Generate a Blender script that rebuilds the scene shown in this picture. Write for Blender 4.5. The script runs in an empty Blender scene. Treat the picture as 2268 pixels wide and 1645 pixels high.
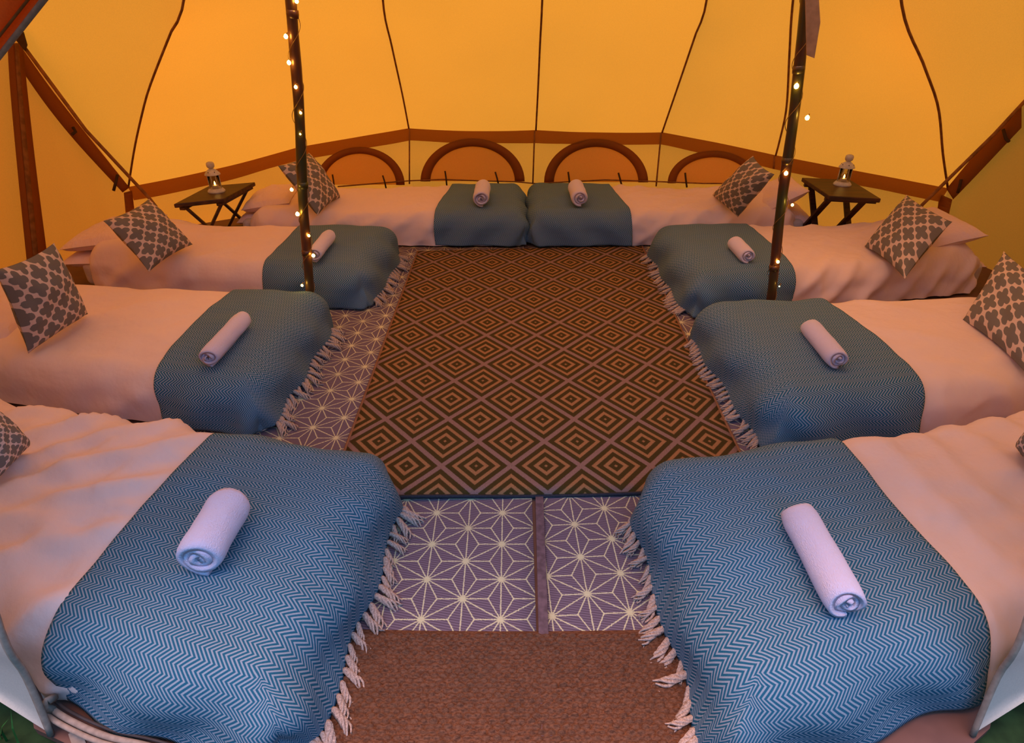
import bpy, math, random
from mathutils import Vector, Matrix, noise
random.seed(7)
C = bpy.context.scene
COL = C.collection

# ---------------------------------------------------------------- camera
F_PX, PITCH, CAM_H, CX, CY = 1351.0, math.radians(31.0), 1.206, 1134.0, 822.5
cam_data = bpy.data.cameras.new('camera')
cam_data.sensor_fit = 'HORIZONTAL'; cam_data.sensor_width = 36.0
cam_data.lens = 36.0 * F_PX / 2268.0
cam_data.clip_start = 0.02; cam_data.clip_end = 200
cam = bpy.data.objects.new('camera', cam_data); COL.objects.link(cam)
cam.location = (0, 0, CAM_H); cam.rotation_euler = (math.pi/2 - PITCH, 0, 0)
C.camera = cam
# ---------------------------------------------------------------- world, sun, exposure
SKY = (0.17, 0.47, 1.0); SKY_STRENGTH = 2.7
world = bpy.data.worlds.new('world'); C.world = world; world.use_nodes = True
bg = world.node_tree.nodes['Background']
bg.inputs[0].default_value = (*SKY, 1); bg.inputs[1].default_value = SKY_STRENGTH
sun_d = bpy.data.lights.new('sun', 'SUN'); sun_d.energy = 7.7; sun_d.angle = math.radians(60); sun_d.color = (1.0, 0.44, 0.12)
sun = bpy.data.objects.new('sun', sun_d); COL.objects.link(sun)
sun.rotation_euler = (math.radians(-8), math.radians(-8), 0)   # evening sun behind the tent, through the canvas
C.view_settings.view_transform = 'Standard'; C.view_settings.look = 'None'
C.view_settings.gamma = 1.0; C.view_settings.use_curve_mapping = False
C.view_settings.exposure = 0.0
C.cycles.max_bounces = 10; C.cycles.diffuse_bounces = 6; C.cycles.transmission_bounces = 8
C.cycles.sample_clamp_indirect = 6.0

# ---------------------------------------------------------------- geometry helpers
ct, st = math.cos(PITCH), math.sin(PITCH)
CAM = Vector((0, 0, CAM_H))
def ray(px, py):
    u = (px - CX)/F_PX; v = (CY - py)/F_PX
    return Vector((u, ct + st*v, -st + ct*v))
def at_z(px, py, z=0.0):
    d = ray(px, py); return CAM + d*((z - CAM_H)/d.z)
def at_y(px, py, Y):
    d = ray(px, py); return CAM + d*(Y/d.y)
def lerp(a, b, t): return a + (b - a)*t
def sstep(x, a, b):
    t = min(1, max(0, (x-a)/(b-a))); return t*t*(3-2*t)
def nz(x, y, z=0): return noise.noise(Vector((x, y, z)))

def mesh_obj(name, verts, faces, mat=None, parent=None, uvs=None, smooth=True):
    me = bpy.data.meshes.new(name)
    me.from_pydata([tuple(v) for v in verts], [], faces)
    if uvs is not None:
        uvl = me.uv_layers.new(name='UVMap')
        flat = []
        for lp in me.loops:
            flat.extend(uvs[lp.vertex_index])
        uvl.data.foreach_set('uv', flat)
    if smooth:
        me.polygons.foreach_set('use_smooth', [True]*len(me.polygons))
    me.update()
    return link(name, me, mat, parent)
def link(name, me, mat=None, parent=None):
    o = bpy.data.objects.new(name, me)
    if mat is not None and len(me.materials) == 0: me.materials.append(mat)
    COL.objects.link(o)
    if parent is not None: o.parent = parent
    return o
def tag(o, label=None, cat=None, group=None, kind=None):
    if label: o['label'] = label
    if cat: o['category'] = cat
    if group: o['group'] = group
    if kind: o['kind'] = kind
    return o
def empty(name, loc=(0, 0, 0)):
    o = bpy.data.objects.new(name, None); COL.objects.link(o); o.location = loc
    o.empty_display_size = 0.05
    bpy.context.view_layer.update() if False else None
    return o
class MB:
    def __init__(s): s.v = []; s.f = []; s.uv = []
    def add(s, verts, faces, uvs=None):
        n = len(s.v); s.v += [Vector(x) for x in verts]
        s.f += [tuple(i+n for i in f) for f in faces]
        s.uv += list(uvs) if uvs else [(x[0], x[1]) for x in verts]
    def box(s, lo, hi):
        x0,y0,z0 = lo; x1,y1,z1 = hi
        s.hexa([(x0,y0,z0),(x1,y0,z0),(x1,y1,z0),(x0,y1,z0),(x0,y0,z1),(x1,y0,z1),(x1,y1,z1),(x0,y1,z1)])
    def hexa(s, p):
        s.add(p, [(3,2,1,0),(4,5,6,7),(0,1,5,4),(1,2,6,5),(2,3,7,6),(3,0,4,7)])
    def bar(s, a, b, w, h, up=Vector((0,0,1))):
        a = Vector(a); b = Vector(b); d = (b-a).normalized()
        x = d.cross(up)
        if x.length < 1e-4: x = Vector((1,0,0))
        x.normalize(); y = x.cross(d).normalized()
        x *= w/2; y *= h/2
        s.hexa([a-x-y, a+x-y, a+x+y, a-x+y, b-x-y, b+x-y, b+x+y, b-x+y])
    def tube(s, pts, r, n=8, cap=True):
        pts = [Vector(p) for p in pts]; rings = []
        N = None
        for i, p in enumerate(pts):
            d = (pts[min(i+1, len(pts)-1)] - pts[max(i-1, 0)]).normalized()
            if N is None:
                N = d.orthogonal().normalized()
            N = (N - d*N.dot(d)).normalized(); B = d.cross(N)
            rr = r[i] if isinstance(r, (list, tuple)) else r
            rings.append([p + (N*math.cos(2*math.pi*k/n) + B*math.sin(2*math.pi*k/n))*rr for k in range(n)])
        v = [q for ring in rings for q in ring]
        f = []
        for i in range(len(pts)-1):
            for k in range(n):
                f.append((i*n+k, i*n+(k+1)%n, (i+1)*n+(k+1)%n, (i+1)*n+k))
        if cap:
            f.append(tuple(reversed(range(n)))); f.append(tuple((len(pts)-1)*n+k for k in range(n)))
        s.add(v, f)
    def lathe(s, prof, n=20, c=(0,0,0), cap=True):
        v = []; f = []
        for (r, z) in prof:
            for k in range(n):
                a = 2*math.pi*k/n; v.append((c[0]+r*math.cos(a), c[1]+r*math.sin(a), c[2]+z))
        for i in range(len(prof)-1):
            for k in range(n):
                f.append((i*n+k, i*n+(k+1)%n, (i+1)*n+(k+1)%n, (i+1)*n+k))
        if cap:
            f.append(tuple(reversed(range(n)))); f.append(tuple((len(prof)-1)*n+k for k in range(n)))
        s.add(v, f)
    def build(s, name, mat, parent=None, smooth=False, uv=False):
        return mesh_obj(name, s.v, s.f, mat, parent, s.uv if uv else None, smooth)
def grid(nu, nv, fn):
    v = []; uv = []
    for i in range(nu+1):
        for j in range(nv+1):
            p, t = fn(i/nu, j/nv); v.append(p); uv.append(t)
    f = [(i*(nv+1)+j, (i+1)*(nv+1)+j, (i+1)*(nv+1)+j+1, i*(nv+1)+j+1) for i in range(nu) for j in range(nv)]
    return v, f, uv
def thick_sheet(name, verts, faces, mat, parent, uvs, th):
    o = mesh_obj(name, verts, faces, mat, parent, uvs)
    m = o.modifiers.new('thickness', 'SOLIDIFY'); m.thickness = th; m.offset = -1
    return o
def catmull(pts, n=8):
    pts = [Vector(p) for p in pts]; out = []
    for i in range(len(pts)-1):
        p0 = pts[max(i-1, 0)]; p1 = pts[i]; p2 = pts[i+1]; p3 = pts[min(i+2, len(pts)-1)]
        for k in range(n):
            t = k/n
            out.append(0.5*((2*p1) + (p2-p0)*t + (2*p0-5*p1+4*p2-p3)*t*t + (3*p1-p0-3*p2+p3)*t**3))
    out.append(pts[-1]); return out

# ---------------------------------------------------------------- material helpers
class E:   # tiny expression builder over Math nodes
    nt = None
    def __init__(s, sock): s.s = sock
    @staticmethod
    def op(o, *a):
        n = E.nt.nodes.new('ShaderNodeMath'); n.operation = o
        for i, x in enumerate(a):
            if isinstance(x, E): E.nt.links.new(x.s, n.inputs[i])
            else: n.inputs[i].default_value = x
        return E(n.outputs[0])
    def __add__(s, o): return E.op('ADD', s, o)
    __radd__ = __add__
    def __sub__(s, o): return E.op('SUBTRACT', s, o)
    def __rsub__(s, o): return E.op('SUBTRACT', o, s)
    def __mul__(s, o): return E.op('MULTIPLY', s, o)
    __rmul__ = __mul__
    def __truediv__(s, o): return E.op('DIVIDE', s, o)
    def abs(s): return E.op('ABSOLUTE', s)
    def fract(s): return E.op('FRACT', s)
    def floor(s): return E.op('FLOOR', s)
    def round(s): return E.op('ROUND', s)
    def lt(s, o): return E.op('LESS_THAN', s, o)
    def gt(s, o): return E.op('GREATER_THAN', s, o)
    def min(s, o): return E.op('MINIMUM', s, o)
    def max(s, o): return E.op('MAXIMUM', s, o)
    def soft(s, a, b):   # 0 at a, 1 at b
        n = E.nt.nodes.new('ShaderNodeMapRange'); n.interpolation_type = 'SMOOTHSTEP'
        E.nt.links.new(s.s, n.inputs[0]); n.inputs[1].default_value = a; n.inputs[2].default_value = b
        return E(n.outputs[0])
def new_mat(name, rough=0.85, spec=0.15, metallic=0.0):
    m = bpy.data.materials.new(name); m.use_nodes = True
    nt = m.node_tree; E.nt = nt
    b = nt.nodes['Principled BSDF']
    b.inputs['Roughness'].default_value = rough
    b.inputs['Specular IOR Level'].default_value = spec
    b.inputs['Metallic'].default_value = metallic
    return m, nt, b
def mix(nt, fac, a, b):
    n = nt.nodes.new('ShaderNodeMix'); n.data_type = 'RGBA'
    if isinstance(fac, E): nt.links.new(fac.s, n.inputs[0])
    else: n.inputs[0].default_value = fac
    for i, x in ((6, a), (7, b)):
        if isinstance(x, tuple): n.inputs[i].default_value = (*x[:3], 1)
        else: nt.links.new(x, n.inputs[i])
    return n.outputs[2]
def coords(nt, which='UV'):
    t = nt.nodes.new('ShaderNodeTexCoord'); sp = nt.nodes.new('ShaderNodeSeparateXYZ')
    nt.links.new(t.outputs[which], sp.inputs[0])
    return t.outputs[which], E(sp.outputs[0]), E(sp.outputs[1]), E(sp.outputs[2])
def noise_e(nt, vec, scale, detail=3, rough=0.5):
    n = nt.nodes.new('ShaderNodeTexNoise'); n.inputs['Scale'].default_value = scale
    n.inputs['Detail'].default_value = detail; n.inputs['Roughness'].default_value = rough
    if vec is not None: nt.links.new(vec, n.inputs['Vector'])
    return E(n.outputs[0])
def bump(nt, b, h, strength=0.3, dist=0.01):
    n = nt.nodes.new('ShaderNodeBump'); n.inputs['Strength'].default_value = strength
    n.inputs['Distance'].default_value = dist
    nt.links.new(h.s, n.inputs['Height']); nt.links.new(n.outputs[0], b.inputs['Normal'])
def basic(name, col, rough=0.8, spec=0.15, metallic=0.0, var=0.12, scale=30, bs=0.1, bd=0.002, col2=None):
    m, nt, b = new_mat(name, rough, spec, metallic)
    vec, x, y, z = coords(nt, 'Object')
    n = noise_e(nt, vec, scale, 4)
    c2 = col2 or tuple(c*(1-var*2) for c in col)
    nt.links.new(mix(nt, n.soft(0.3, 0.7), c2, col), b.inputs['Base Color'])
    if bs: bump(nt, b, n, bs, bd)
    return m
def canvas(name, trans, refl, fac, sc=260, wr=0.0):
    m = bpy.data.materials.new(name); m.use_nodes = True; nt = m.node_tree; E.nt = nt
    for n in list(nt.nodes):
        if n.type == 'BSDF_PRINCIPLED': nt.nodes.remove(n)
    out = [n for n in nt.nodes if n.type == 'OUTPUT_MATERIAL'][0]
    vec, x, y, z = coords(nt, 'Object')
    weave = noise_e(nt, vec, sc, 2, 0.7); cloud = noise_e(nt, vec, 2.2, 3)
    k = weave.soft(0.2, 0.8)*0.6 + cloud*0.4
    ctr = mix(nt, k, tuple(c*0.80 for c in trans), trans); crf = mix(nt, k, tuple(c*0.85 for c in refl), refl)
    d = nt.nodes.new('ShaderNodeBsdfDiffuse'); t = nt.nodes.new('ShaderNodeBsdfTranslucent'); mx = nt.nodes.new('ShaderNodeMixShader')
    nt.links.new(crf, d.inputs[0]); nt.links.new(ctr, t.inputs[0])
    bn = nt.nodes.new('ShaderNodeBump'); bn.inputs['Strength'].default_value = 0.25; bn.inputs['Distance'].default_value = 0.004
    hh = weave*0.15 + noise_e(nt, vec, 9, 3)*wr
    nt.links.new(hh.s, bn.inputs['Height']); nt.links.new(bn.outputs[0], d.inputs['Normal'])
    mx.inputs[0].default_value = fac
    nt.links.new(d.outputs[0], mx.inputs[1]); nt.links.new(t.outputs[0], mx.inputs[2]); nt.links.new(mx.outputs[0], out.inputs[0])
    return m
def emit(name, col, s):
    m = bpy.data.materials.new(name); m.use_nodes = True; nt = m.node_tree
    b = nt.nodes['Principled BSDF']; b.inputs['Base Color'].default_value = (*col, 1)
    b.inputs['Emission Color'].default_value = (*col, 1); b.inputs['Emission Strength'].default_value = s
    return m

M = {}
M['canvas'] = canvas('canvas_orange_lit', (0.80, 0.37, 0.026), (0.85, 0.52, 0.16), 0.42, wr=1.0)
M['canvas_wall'] = canvas('canvas_wall', (0.95, 0.34, 0.022), (0.75, 0.27, 0.06), 0.55, wr=2.2)
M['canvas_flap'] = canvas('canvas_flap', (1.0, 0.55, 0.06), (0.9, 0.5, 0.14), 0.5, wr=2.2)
M['canvas_pale'] = canvas('canvas_door', (0.7, 0.5, 0.3), (0.62, 0.60, 0.50), 0.25, wr=1.5)
M['hem'] = canvas('canvas_hem', (0.60, 0.24, 0.02), (0.38, 0.15, 0.03), 0.5)
M['seam'] = basic('seam_cord', (0.30, 0.12, 0.03), var=0.2)
M['groundsheet'] = basic('groundsheet', (0.16, 0.075, 0.055), rough=0.55, spec=0.3, scale=12)
M['cream'] = basic('cream_webbing', (0.36, 0.27, 0.20), scale=80)
M['zip'] = basic('zip_teeth', (0.06, 0.045, 0.04), rough=0.4)
M['wood'] = None
M['linen'] = None

def linen_mat(name, col):
    m, nt, b = new_mat(name, 0.9, 0.1)
    vec, x, y, z = coords(nt, 'UV')
    n = noise_e(nt, vec, 5.0, 4, 0.55)
    nt.links.new(mix(nt, n, tuple(c*0.93 for c in col), col), b.inputs['Base Color'])
    fine = noise_e(nt, vec, 240, 2)
    h = noise_e(nt, vec, 7.0, 3)*1.0 + noise_e(nt, vec, 26, 2)*0.22 + fine*0.03
    bump(nt, b, h, 0.55, 0.02)
    b.inputs['Sheen Weight'].default_value = 0.15
    return m
M['linen'] = linen_mat('white_linen', (0.82, 0.62, 0.54))
M['pillowcase'] = linen_mat('white_pillowcase', (0.82, 0.60, 0.54))
M['mattress'] = basic('mattress_cover', (0.60, 0.52, 0.48), scale=20)

def wood_mat():
    m, nt, b = new_mat('dark_wood', 0.5, 0.35)
    vec, x, y, z = coords(nt, 'Object')
    mp = nt.nodes.new('ShaderNodeMapping'); mp.inputs['Scale'].default_value = (6, 60, 60)
    nt.links.new(vec, mp.inputs[0])
    n = noise_e(nt, mp.outputs[0], 1.0, 5)
    nt.links.new(mix(nt, n.soft(0.3, 0.7), (0.024, 0.008, 0.002), (0.080, 0.025, 0.006)), b.inputs['Base Color'])
    bump(nt, b, n, 0.2, 0.002)
    return m
M['wood'] = wood_mat()
def pole_mat():
    m, nt, b = new_mat('lacquered_pole', 0.32, 0.6, 0.25)
    vec, x, y, z = coords(nt, 'Object')
    n = noise_e(nt, vec, 4.0, 3)
    nt.links.new(mix(nt, n.soft(0.4, 0.62), (0.12, 0.035, 0.014), (0.055, 0.06, 0.012)), b.inputs['Base Color'])  # olive mottling paints a greenish reflection into the brown
    return m
M['pole'] = pole_mat()

def blanket_mat():
    m, nt, b = new_mat('herringbone_throw', 0.9, 0.08)
    vec, u, v, z = coords(nt, 'UV')
    w = noise_e(nt, vec, 9.0, 2)*0.006
    tri = ((v + w)/0.032).fract()
    tri = (tri - 0.5).abs()*2.0
    ph = (u + w)/0.0105 + tri*2.1
    d = (ph.fract() - 0.5).abs()*2.0
    s = d.soft(0.44, 0.66)
    grain = noise_e(nt, vec, 700, 2)
    c = mix(nt, s, (0.006, 0.092, 0.155), (0.27, 0.315, 0.365))
    c2 = mix(nt, grain.soft(0.3, 0.8)*0.35, c, (0.08, 0.16, 0.21))
    nt.links.new(c2, b.inputs['Base Color'])
    bump(nt, b, s*0.5 + grain*0.5 + noise_e(nt, vec, 12, 2)*3.0, 0.35, 0.004)
    return m
M['blanket'] = blanket_mat()
M['fringe'] = basic('fringe_yarn', (0.60, 0.44, 0.35), scale=400, bs=0.4, var=0.25)

def cushion_mat():
    m, nt, b = new_mat('quatrefoil_cushion', 0.9, 0.1)
    vec, u, v, z = coords(nt, 'UV')
    jag = noise_e(nt, vec, 60, 1)*0.05 - 0.025
    # lattice of quatrefoils on a diagonal grid, seven across
    k = 7.0
    a = (u + v)*k*0.5; c = (u - v)*k*0.5
    a = (a.fract() - 0.5).abs(); c = (c.fract() - 0.5).abs()
    # shape: union of four circles centred at (.19,.19) offsets and a core square
    dx = a - 0.235; dy = c - 0.235
    circ = E.op('SQRT', dx*dx + dy*dy) - 0.218
    core = a.max(c) - 0.32
    dist = circ.min(core) + jag
    s = dist.soft(-0.012, 0.012)
    g = noise_e(nt, vec, 300, 2)
    c0 = mix(nt, s, (0.185, 0.165, 0.145), (0.66, 0.50, 0.42))
    nt.links.new(c0, b.inputs['Base Color'])
    bump(nt, b, s*0.4 + g*0.6, 0.3, 0.003)
    return m
M['cushion'] = cushion_mat()

def towel_mat():
    m, nt, b = new_mat('white_terry', 0.95, 0.05)
    vec, x, y, z = coords(nt, 'Object')
    n = noise_e(nt, vec, 260, 3, 0.7); n2 = noise_e(nt, vec, 22, 3)
    nt.links.new(mix(nt, n, (0.76, 0.64, 0.76), (0.88, 0.76, 0.90)), b.inputs['Base Color'])
    bump(nt, b, n*0.4 + n2*2.0, 0.6, 0.006)
    b.inputs['Sheen Weight'].default_value = 0.3
    return m
M['towel'] = towel_mat()

def rug_mat():
    m, nt, b = new_mat('diamond_rug', 0.9, 0.08)
    vec, u, v, z = coords(nt, 'UV')
    jag = (noise_e(nt, vec, 90, 1) - 0.5)*0.05
    a = (u.fract() - 0.5).abs()*2.0; c = (v.fract() - 0.5).abs()*2.0
    d = a + c
    g = d.min(2.0 - d) + jag
    def band(lo, hi): return g.soft(lo-0.02, lo+0.02)*(1.0 - g.soft(hi-0.02, hi+0.02))
    tan = (1.0 - g.soft(0.03, 0.07)) + band(0.22, 0.365) + band(0.56, 0.70)
    wv = noise_e(nt, vec, 55, 2)
    base = mix(nt, tan.min(1.0), (0.052, 0.036, 0.009), (0.34, 0.165, 0.070))
    base = mix(nt, g.soft(0.885, 0.915), base, (0.26, 0.15, 0.125))
    base = mix(nt, wv.soft(0.35, 0.75)*0.35, base, (0.10, 0.05, 0.02))
    nt.links.new(base, b.inputs['Base Color'])
    bump(nt, b, wv*0.6 + tan.min(1.0)*0.6, 0.3, 0.003)
    return m
M['rug'] = rug_mat()
M['rug_edge_shade'] = basic('rug_binding_shade', (0.035, 0.035, 0.045), scale=200)  # dark tone stands for thin shading along the rug's front edge
M['binding'] = basic('mat_binding', (0.17, 0.105, 0.115), scale=60, var=0.2)

def star_mat():
    m, nt, b = new_mat('star_pattern_mat', 0.85, 0.12)
    vec, u, v, z = coords(nt, 'UV')
    jag = (noise_e(nt, vec, 260, 1) - 0.5)*0.004
    A = 0.110
    fam = None; spoke = None
    for ang in (0, 60, 120):
        c, s = math.cos(math.radians(ang)), math.sin(math.radians(ang))
        # n : distance across, t : distance along, of the horizontal direction of this family
        t = u*c + v*s; n = v*c - u*s
        # lattice edges: perpendicular family (lines along n at t = k * A*sqrt3/2)
        h = A*math.sqrt(3)/2
        e = ((t/h).fract() - 0.5).abs()
        e = (0.5 - e)*h
        fam = e if fam is None else fam.min(e)
        q = n/(A/2); k = q.round()
        dn = (q - k).abs()*(A/2)
        par = (k*0.5).fract()            # 0 or .5
        L = A*math.sqrt(3)
        tt = t/L + par
        near = (tt - tt.round()).abs()*L
        dn = dn + near.gt(A*0.60)*1.0
        spoke = dn if spoke is None else spoke.min(dn)
    d = fam.min(spoke) + jag
    # lattice points thickened
    hx = A*math.sqrt(3)
    s1 = ((u/hx + 0.5).fract() - 0.5)*hx; t1 = ((v/A + 0.5).fract() - 0.5)*A
    s2 = ((u/hx).fract() - 0.5)*hx; t2 = ((v/A).fract() - 0.5)*A
    r1 = E.op('SQRT', s1*s1 + t1*t1); r2 = E.op('SQRT', s2*s2 + t2*t2)
    rr = r1.min(r2)
    line = 1.0 - d.soft(0.0006, 0.0024)
    star = 1.0 - (rr + jag*2.0).soft(0.006, 0.012)
    s = line.max(star)
    wv = ((v*1.0 + u*0.2)/0.0065).fract(); wv = (wv - 0.5).abs()*2.0
    g = noise_e(nt, vec, 300, 2)
    base = mix(nt, wv.soft(0.2, 0.9), (0.115, 0.078, 0.100), (0.20, 0.145, 0.18))
    col = mix(nt, s*0.9, base, (0.66, 0.60, 0.34))
    col = mix(nt, noise_e(nt, vec, 8, 4).soft(0.5, 0.8)*0.3, col, (0.16, 0.10, 0.09))
    nt.links.new(col, b.inputs['Base Color'])
    bump(nt, b, wv*0.5 + g*0.4, 0.3, 0.002)
    return m
M['star'] = star_mat()

def coir_mat():
    m, nt, b = new_mat('coir', 0.95, 0.05)
    vec, x, y, z = coords(nt, 'Object')
    mp = nt.nodes.new('ShaderNodeMapping'); mp.inputs['Scale'].default_value = (110, 260, 200)
    nt.links.new(vec, mp.inputs[0])
    n = noise_e(nt, mp.outputs[0], 1.0, 4, 0.7); n2 = noise_e(nt, vec, 9, 3)
    c = mix(nt, n.soft(0.3, 0.7), (0.085, 0.034, 0.018), (0.22, 0.096, 0.050))
    c = mix(nt, n2.soft(0.4, 0.8)*0.35, c, (0.09, 0.05, 0.03))
    nt.links.new(c, b.inputs['Base Color'])
    bump(nt, b, n, 0.5, 0.004)
    return m
M['coir'] = coir_mat()
M['ground'] = basic('soil', (0.02, 0.05, 0.015), scale=20, var=0.3)
M['grass'] = basic('grass_blades', (0.035, 0.16, 0.03), scale=30, var=0.3, bs=0)
M['lantern'] = basic('white_lantern_metal', (0.62, 0.56, 0.46), rough=0.6, scale=60)
M['wax'] = basic('candle_wax', (0.75, 0.62, 0.42), rough=0.5)
M['flame'] = emit('flame', (1.0, 0.55, 0.12), 30)
M['bulb'] = emit('bulb', (1.0, 0.62, 0.10), 40)
M['wire'] = basic('copper_wire', (0.35, 0.18, 0.05), rough=0.4, metallic=0.5)
M['leather'] = basic('tag_fabric', (0.50, 0.30, 0.19), scale=40)
M['tie'] = basic('dark_tie', (0.07, 0.035, 0.015))
def glass_mat():
    m, nt, b = new_mat('lantern_glass', 0.05, 0.5)
    b.inputs['Base Color'].default_value = (0.95, 0.9, 0.8, 1)
    b.inputs['Transmission Weight'].default_value = 1.0
    b.inputs['IOR'].default_value = 1.1
    return m
M['glass'] = glass_mat()

# ================================================================= SETTING
# floor: brown groundsheet, ground and grass outside
FL = [(-2.45,3.75),(-2.7,2.3),(-2.55,1.2),(-1.05,.80),(-.93,.66),(-.72,.585),(-.5,.52),(0,.46),(.5,.50),(.75,.56),(.93,.66),(1.05,.80),(2.6,1.2),(2.75,3.5),(1.8,4.05),(.9,4.5),(-.8,4.5),(-1.55,4.3)]
fl = MB(); nfl = len(FL)
fl.add([(x,y,0.0) for x,y in FL]+[(x,y,-.02) for x,y in FL], [tuple(reversed(range(nfl)))]+[tuple(range(nfl,2*nfl))]+[(i,(i+1)%nfl,nfl+(i+1)%nfl,nfl+i) for i in range(nfl)])
for i in range(1): pass
flo = fl.build('floor', M['groundsheet']); tag(flo, kind='structure')
# flip so that the top faces up
flo.data.flip_normals()
g = MB(); g.add([(-30,-30,-.03),(30,-30,-.03),(30,30,-.03),(-30,30,-.03)], [(0,1,2,3)])
go = g.build('ground', M['ground']); tag(go, kind='structure')

# ---- tent envelope
S_px = {   # seam id: [(px,py)...] from eave to top, eave z, Y at the top point, apex
 'a': ([(283,414),(296,330),(313,252),(330,191),(375,75),(405,0)], .29, 3.00, (-.60,2.35,2.5)),
 'b': ([(660,326),(655,210),(650,100),(648,0)], .40, 3.42, (-.55,2.37,2.5)),
 'c': ([(905,284),(891,211),(867,102),(847,0)], .49, 3.62, (-.35,2.37,2.48)),
 'd': ([(1187,288),(1192,190),(1196,100),(1201,0)], .49, 3.66, (.12,2.37,2.46)),
 'e': ([(1467,293),(1508,174),(1540,80),(1566,0)], .49, 3.60, (.60,2.37,2.48)),
 'f': ([(1719,344),(1729,306),(1743,238),(1750,116),(1758,0)], .41, 3.34, (.82,2.37,2.5)),
 'g': ([(2101,417),(2090,340),(2080,238),(2049,146),(1998,0)], .33, 2.92, (.88,2.35,2.5)),
}
def seam_curve(k):
    pts, ze, Yt, ap = S_px[k]
    e = at_z(*pts[0], ze); out = [e]; y0 = pts[0][1]
    for p in pts[1:]:
        t = (y0 - p[1])/y0
        out.append(at_y(p[0], p[1], lerp(e.y, Yt, t**0.92)))
    last = out[-1]; ap = Vector(ap)
    out.append(last + (ap-last)*0.4 + Vector((0,-.0,-.03)))
    out.append(ap)
    return out
SEAM = {k: seam_curve(k) for k in S_px}
E0 = Vector((-2.35, 3.30, 1.068)); 
E0 = at_y(42, 87, 3.30)
ER = at_y(2268, 228, 3.20)
SEAM['L0'] = [E0, E0+Vector((.15,-.15,.15)), Vector((-1.7,2.9,1.6)), Vector((-.60,2.35,2.5))]
SEAM['L1'] = [Vector((-2.62,2.3,1.35)), Vector((-1.9,2.3,1.62)), Vector((-1.4,2.32,1.95)), Vector((-.60,2.35,2.5))]
SEAM['L2'] = [Vector((-2.50,1.2,1.3)), Vector((-1.9,1.35,1.5)), Vector((-1.4,1.65,1.9)), Vector((-.60,2.35,2.5))]
SEAM['R0'] = [ER, ER+Vector((-.12,-.15,.25)), Vector((2.0,2.9,1.4)), Vector((.88,2.35,2.5))]
SEAM['R1'] = [Vector((2.66,2.3,1.35)), Vector((2.1,2.3,1.62)), Vector((1.6,2.32,1.95)), Vector((.88,2.35,2.5))]
SEAM['R2'] = [Vector((2.50,1.2,1.3)), Vector((2.0,1.35,1.5)), Vector((1.5,1.65,1.9)), Vector((.88,2.35,2.5))]
ORDER = ['L2','L1','L0','a','b','c','d','e','f','g','R0','R1','R2']
def resample(pts, n):
    c = catmull(pts, 10); L = [0]
    for i in range(1, len(c)): L.append(L[-1] + (c[i]-c[i-1]).length)
    out = []; j = 0
    for i in range(n+1):
        t = L[-1]*i/n
        while j < len(c)-2 and L[j+1] < t: j += 1
        s = (t-L[j])/max(1e-9, L[j+1]-L[j]); out.append(c[j].lerp(c[j+1], min(1, max(0, s))))
    return out
# eave sag between seams, in pixels from the photograph's curves turned into small drops
SAG = {('a','b'): -.015, ('b','c'): .0, ('c','d'): -.012, ('d','e'): -.008, ('e','f'): .004, ('f','g'): .0, ('L0','a'): 0}
eave_pts = {}
ceil = empty('ceiling'); tag(ceil, kind='structure')
NR = 30
for i in range(len(ORDER)-1):
    a, b_ = ORDER[i], ORDER[i+1]
    A_ = resample(SEAM[a], NR); B_ = resample(SEAM[b_], NR); NC = 14
    sag = SAG.get((a, b_), 0)
    ep = []
    def fn(s, t, A_=A_, B_=B_, sag=sag):
        r = t*NR; r0 = min(NR-1, int(r)); fr = r-r0
        pa = A_[r0].lerp(A_[r0+1], fr); pb = B_[r0].lerp(B_[r0+1], fr)
        p = pa.lerp(pb, s)
        w = 4*s*(1-s)
        out = Vector((p.x-.1, p.y-2.35, .35)).normalized()
        k = .035*w*math.sin(math.pi*min(1, t*1.3))
        p = p + out*(-k*.6 + .006*w*nz(p.x*4, p.z*4, 3))
        p.z += sag*w*(1-t)**6
        return p, (s, t)
    v, f, uv = grid(NC, NR, fn)
    eave_pts[(a, b_)] = [v[c*(NR+1)].copy() for c in range(NC+1)]
    mesh_obj('canvas_panel', v, f, M['canvas'], ceil, uv)
for k in ('a','c','d','e','f','g'):
    mb = MB(); mb.tube([p + (Vector((.1,2.35,p.z))-p).normalized()*.006 for p in resample(SEAM[k], 40)], .0058, 6)
    mb.build('seam_cord', M['seam'], ceil, True)

# ---- walls: hang from the eave polyline
def wall(name, segs, mat=M['canvas_wall'], outw=.04, nz_amp=.01):
    root = empty(name); tag(root, kind='structure')
    for ep in segs:
        n = len(ep)-1; rows = 12
        def fn(s, t, ep=ep, n=n):
            r = s*n; r0 = min(n-1, int(r)); p = ep[r0].lerp(ep[r0+1], r-r0)
            out = Vector((p.x-.1, p.y-2.0, 0)).normalized()
            q = Vector((p.x, p.y, p.z*(1-t)))
            q += out*(outw*t + nz_amp*nz(p.x*5+p.y*5, q.z*3, 1)*math.sin(math.pi*t))
            return q, (s, t)
        v, f, uv = grid(max(n, 8), rows, fn)
        mesh_obj('canvas_panel', v, f, mat, root, uv)
    return root
wb = wall('wall_back', [eave_pts[k] for k in (('a','b'),('b','c'),('c','d'),('d','e'),('e','f'),('f','g'))])
wl = wall('wall_left', [eave_pts[k] for k in (('L0','a'),('L1','L0'),('L2','L1'))], nz_amp=.0)
wr = wall('wall_right', [eave_pts[k] for k in (('g','R0'),('R0','R1'),('R1','R2'))], nz_amp=.0)

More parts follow.
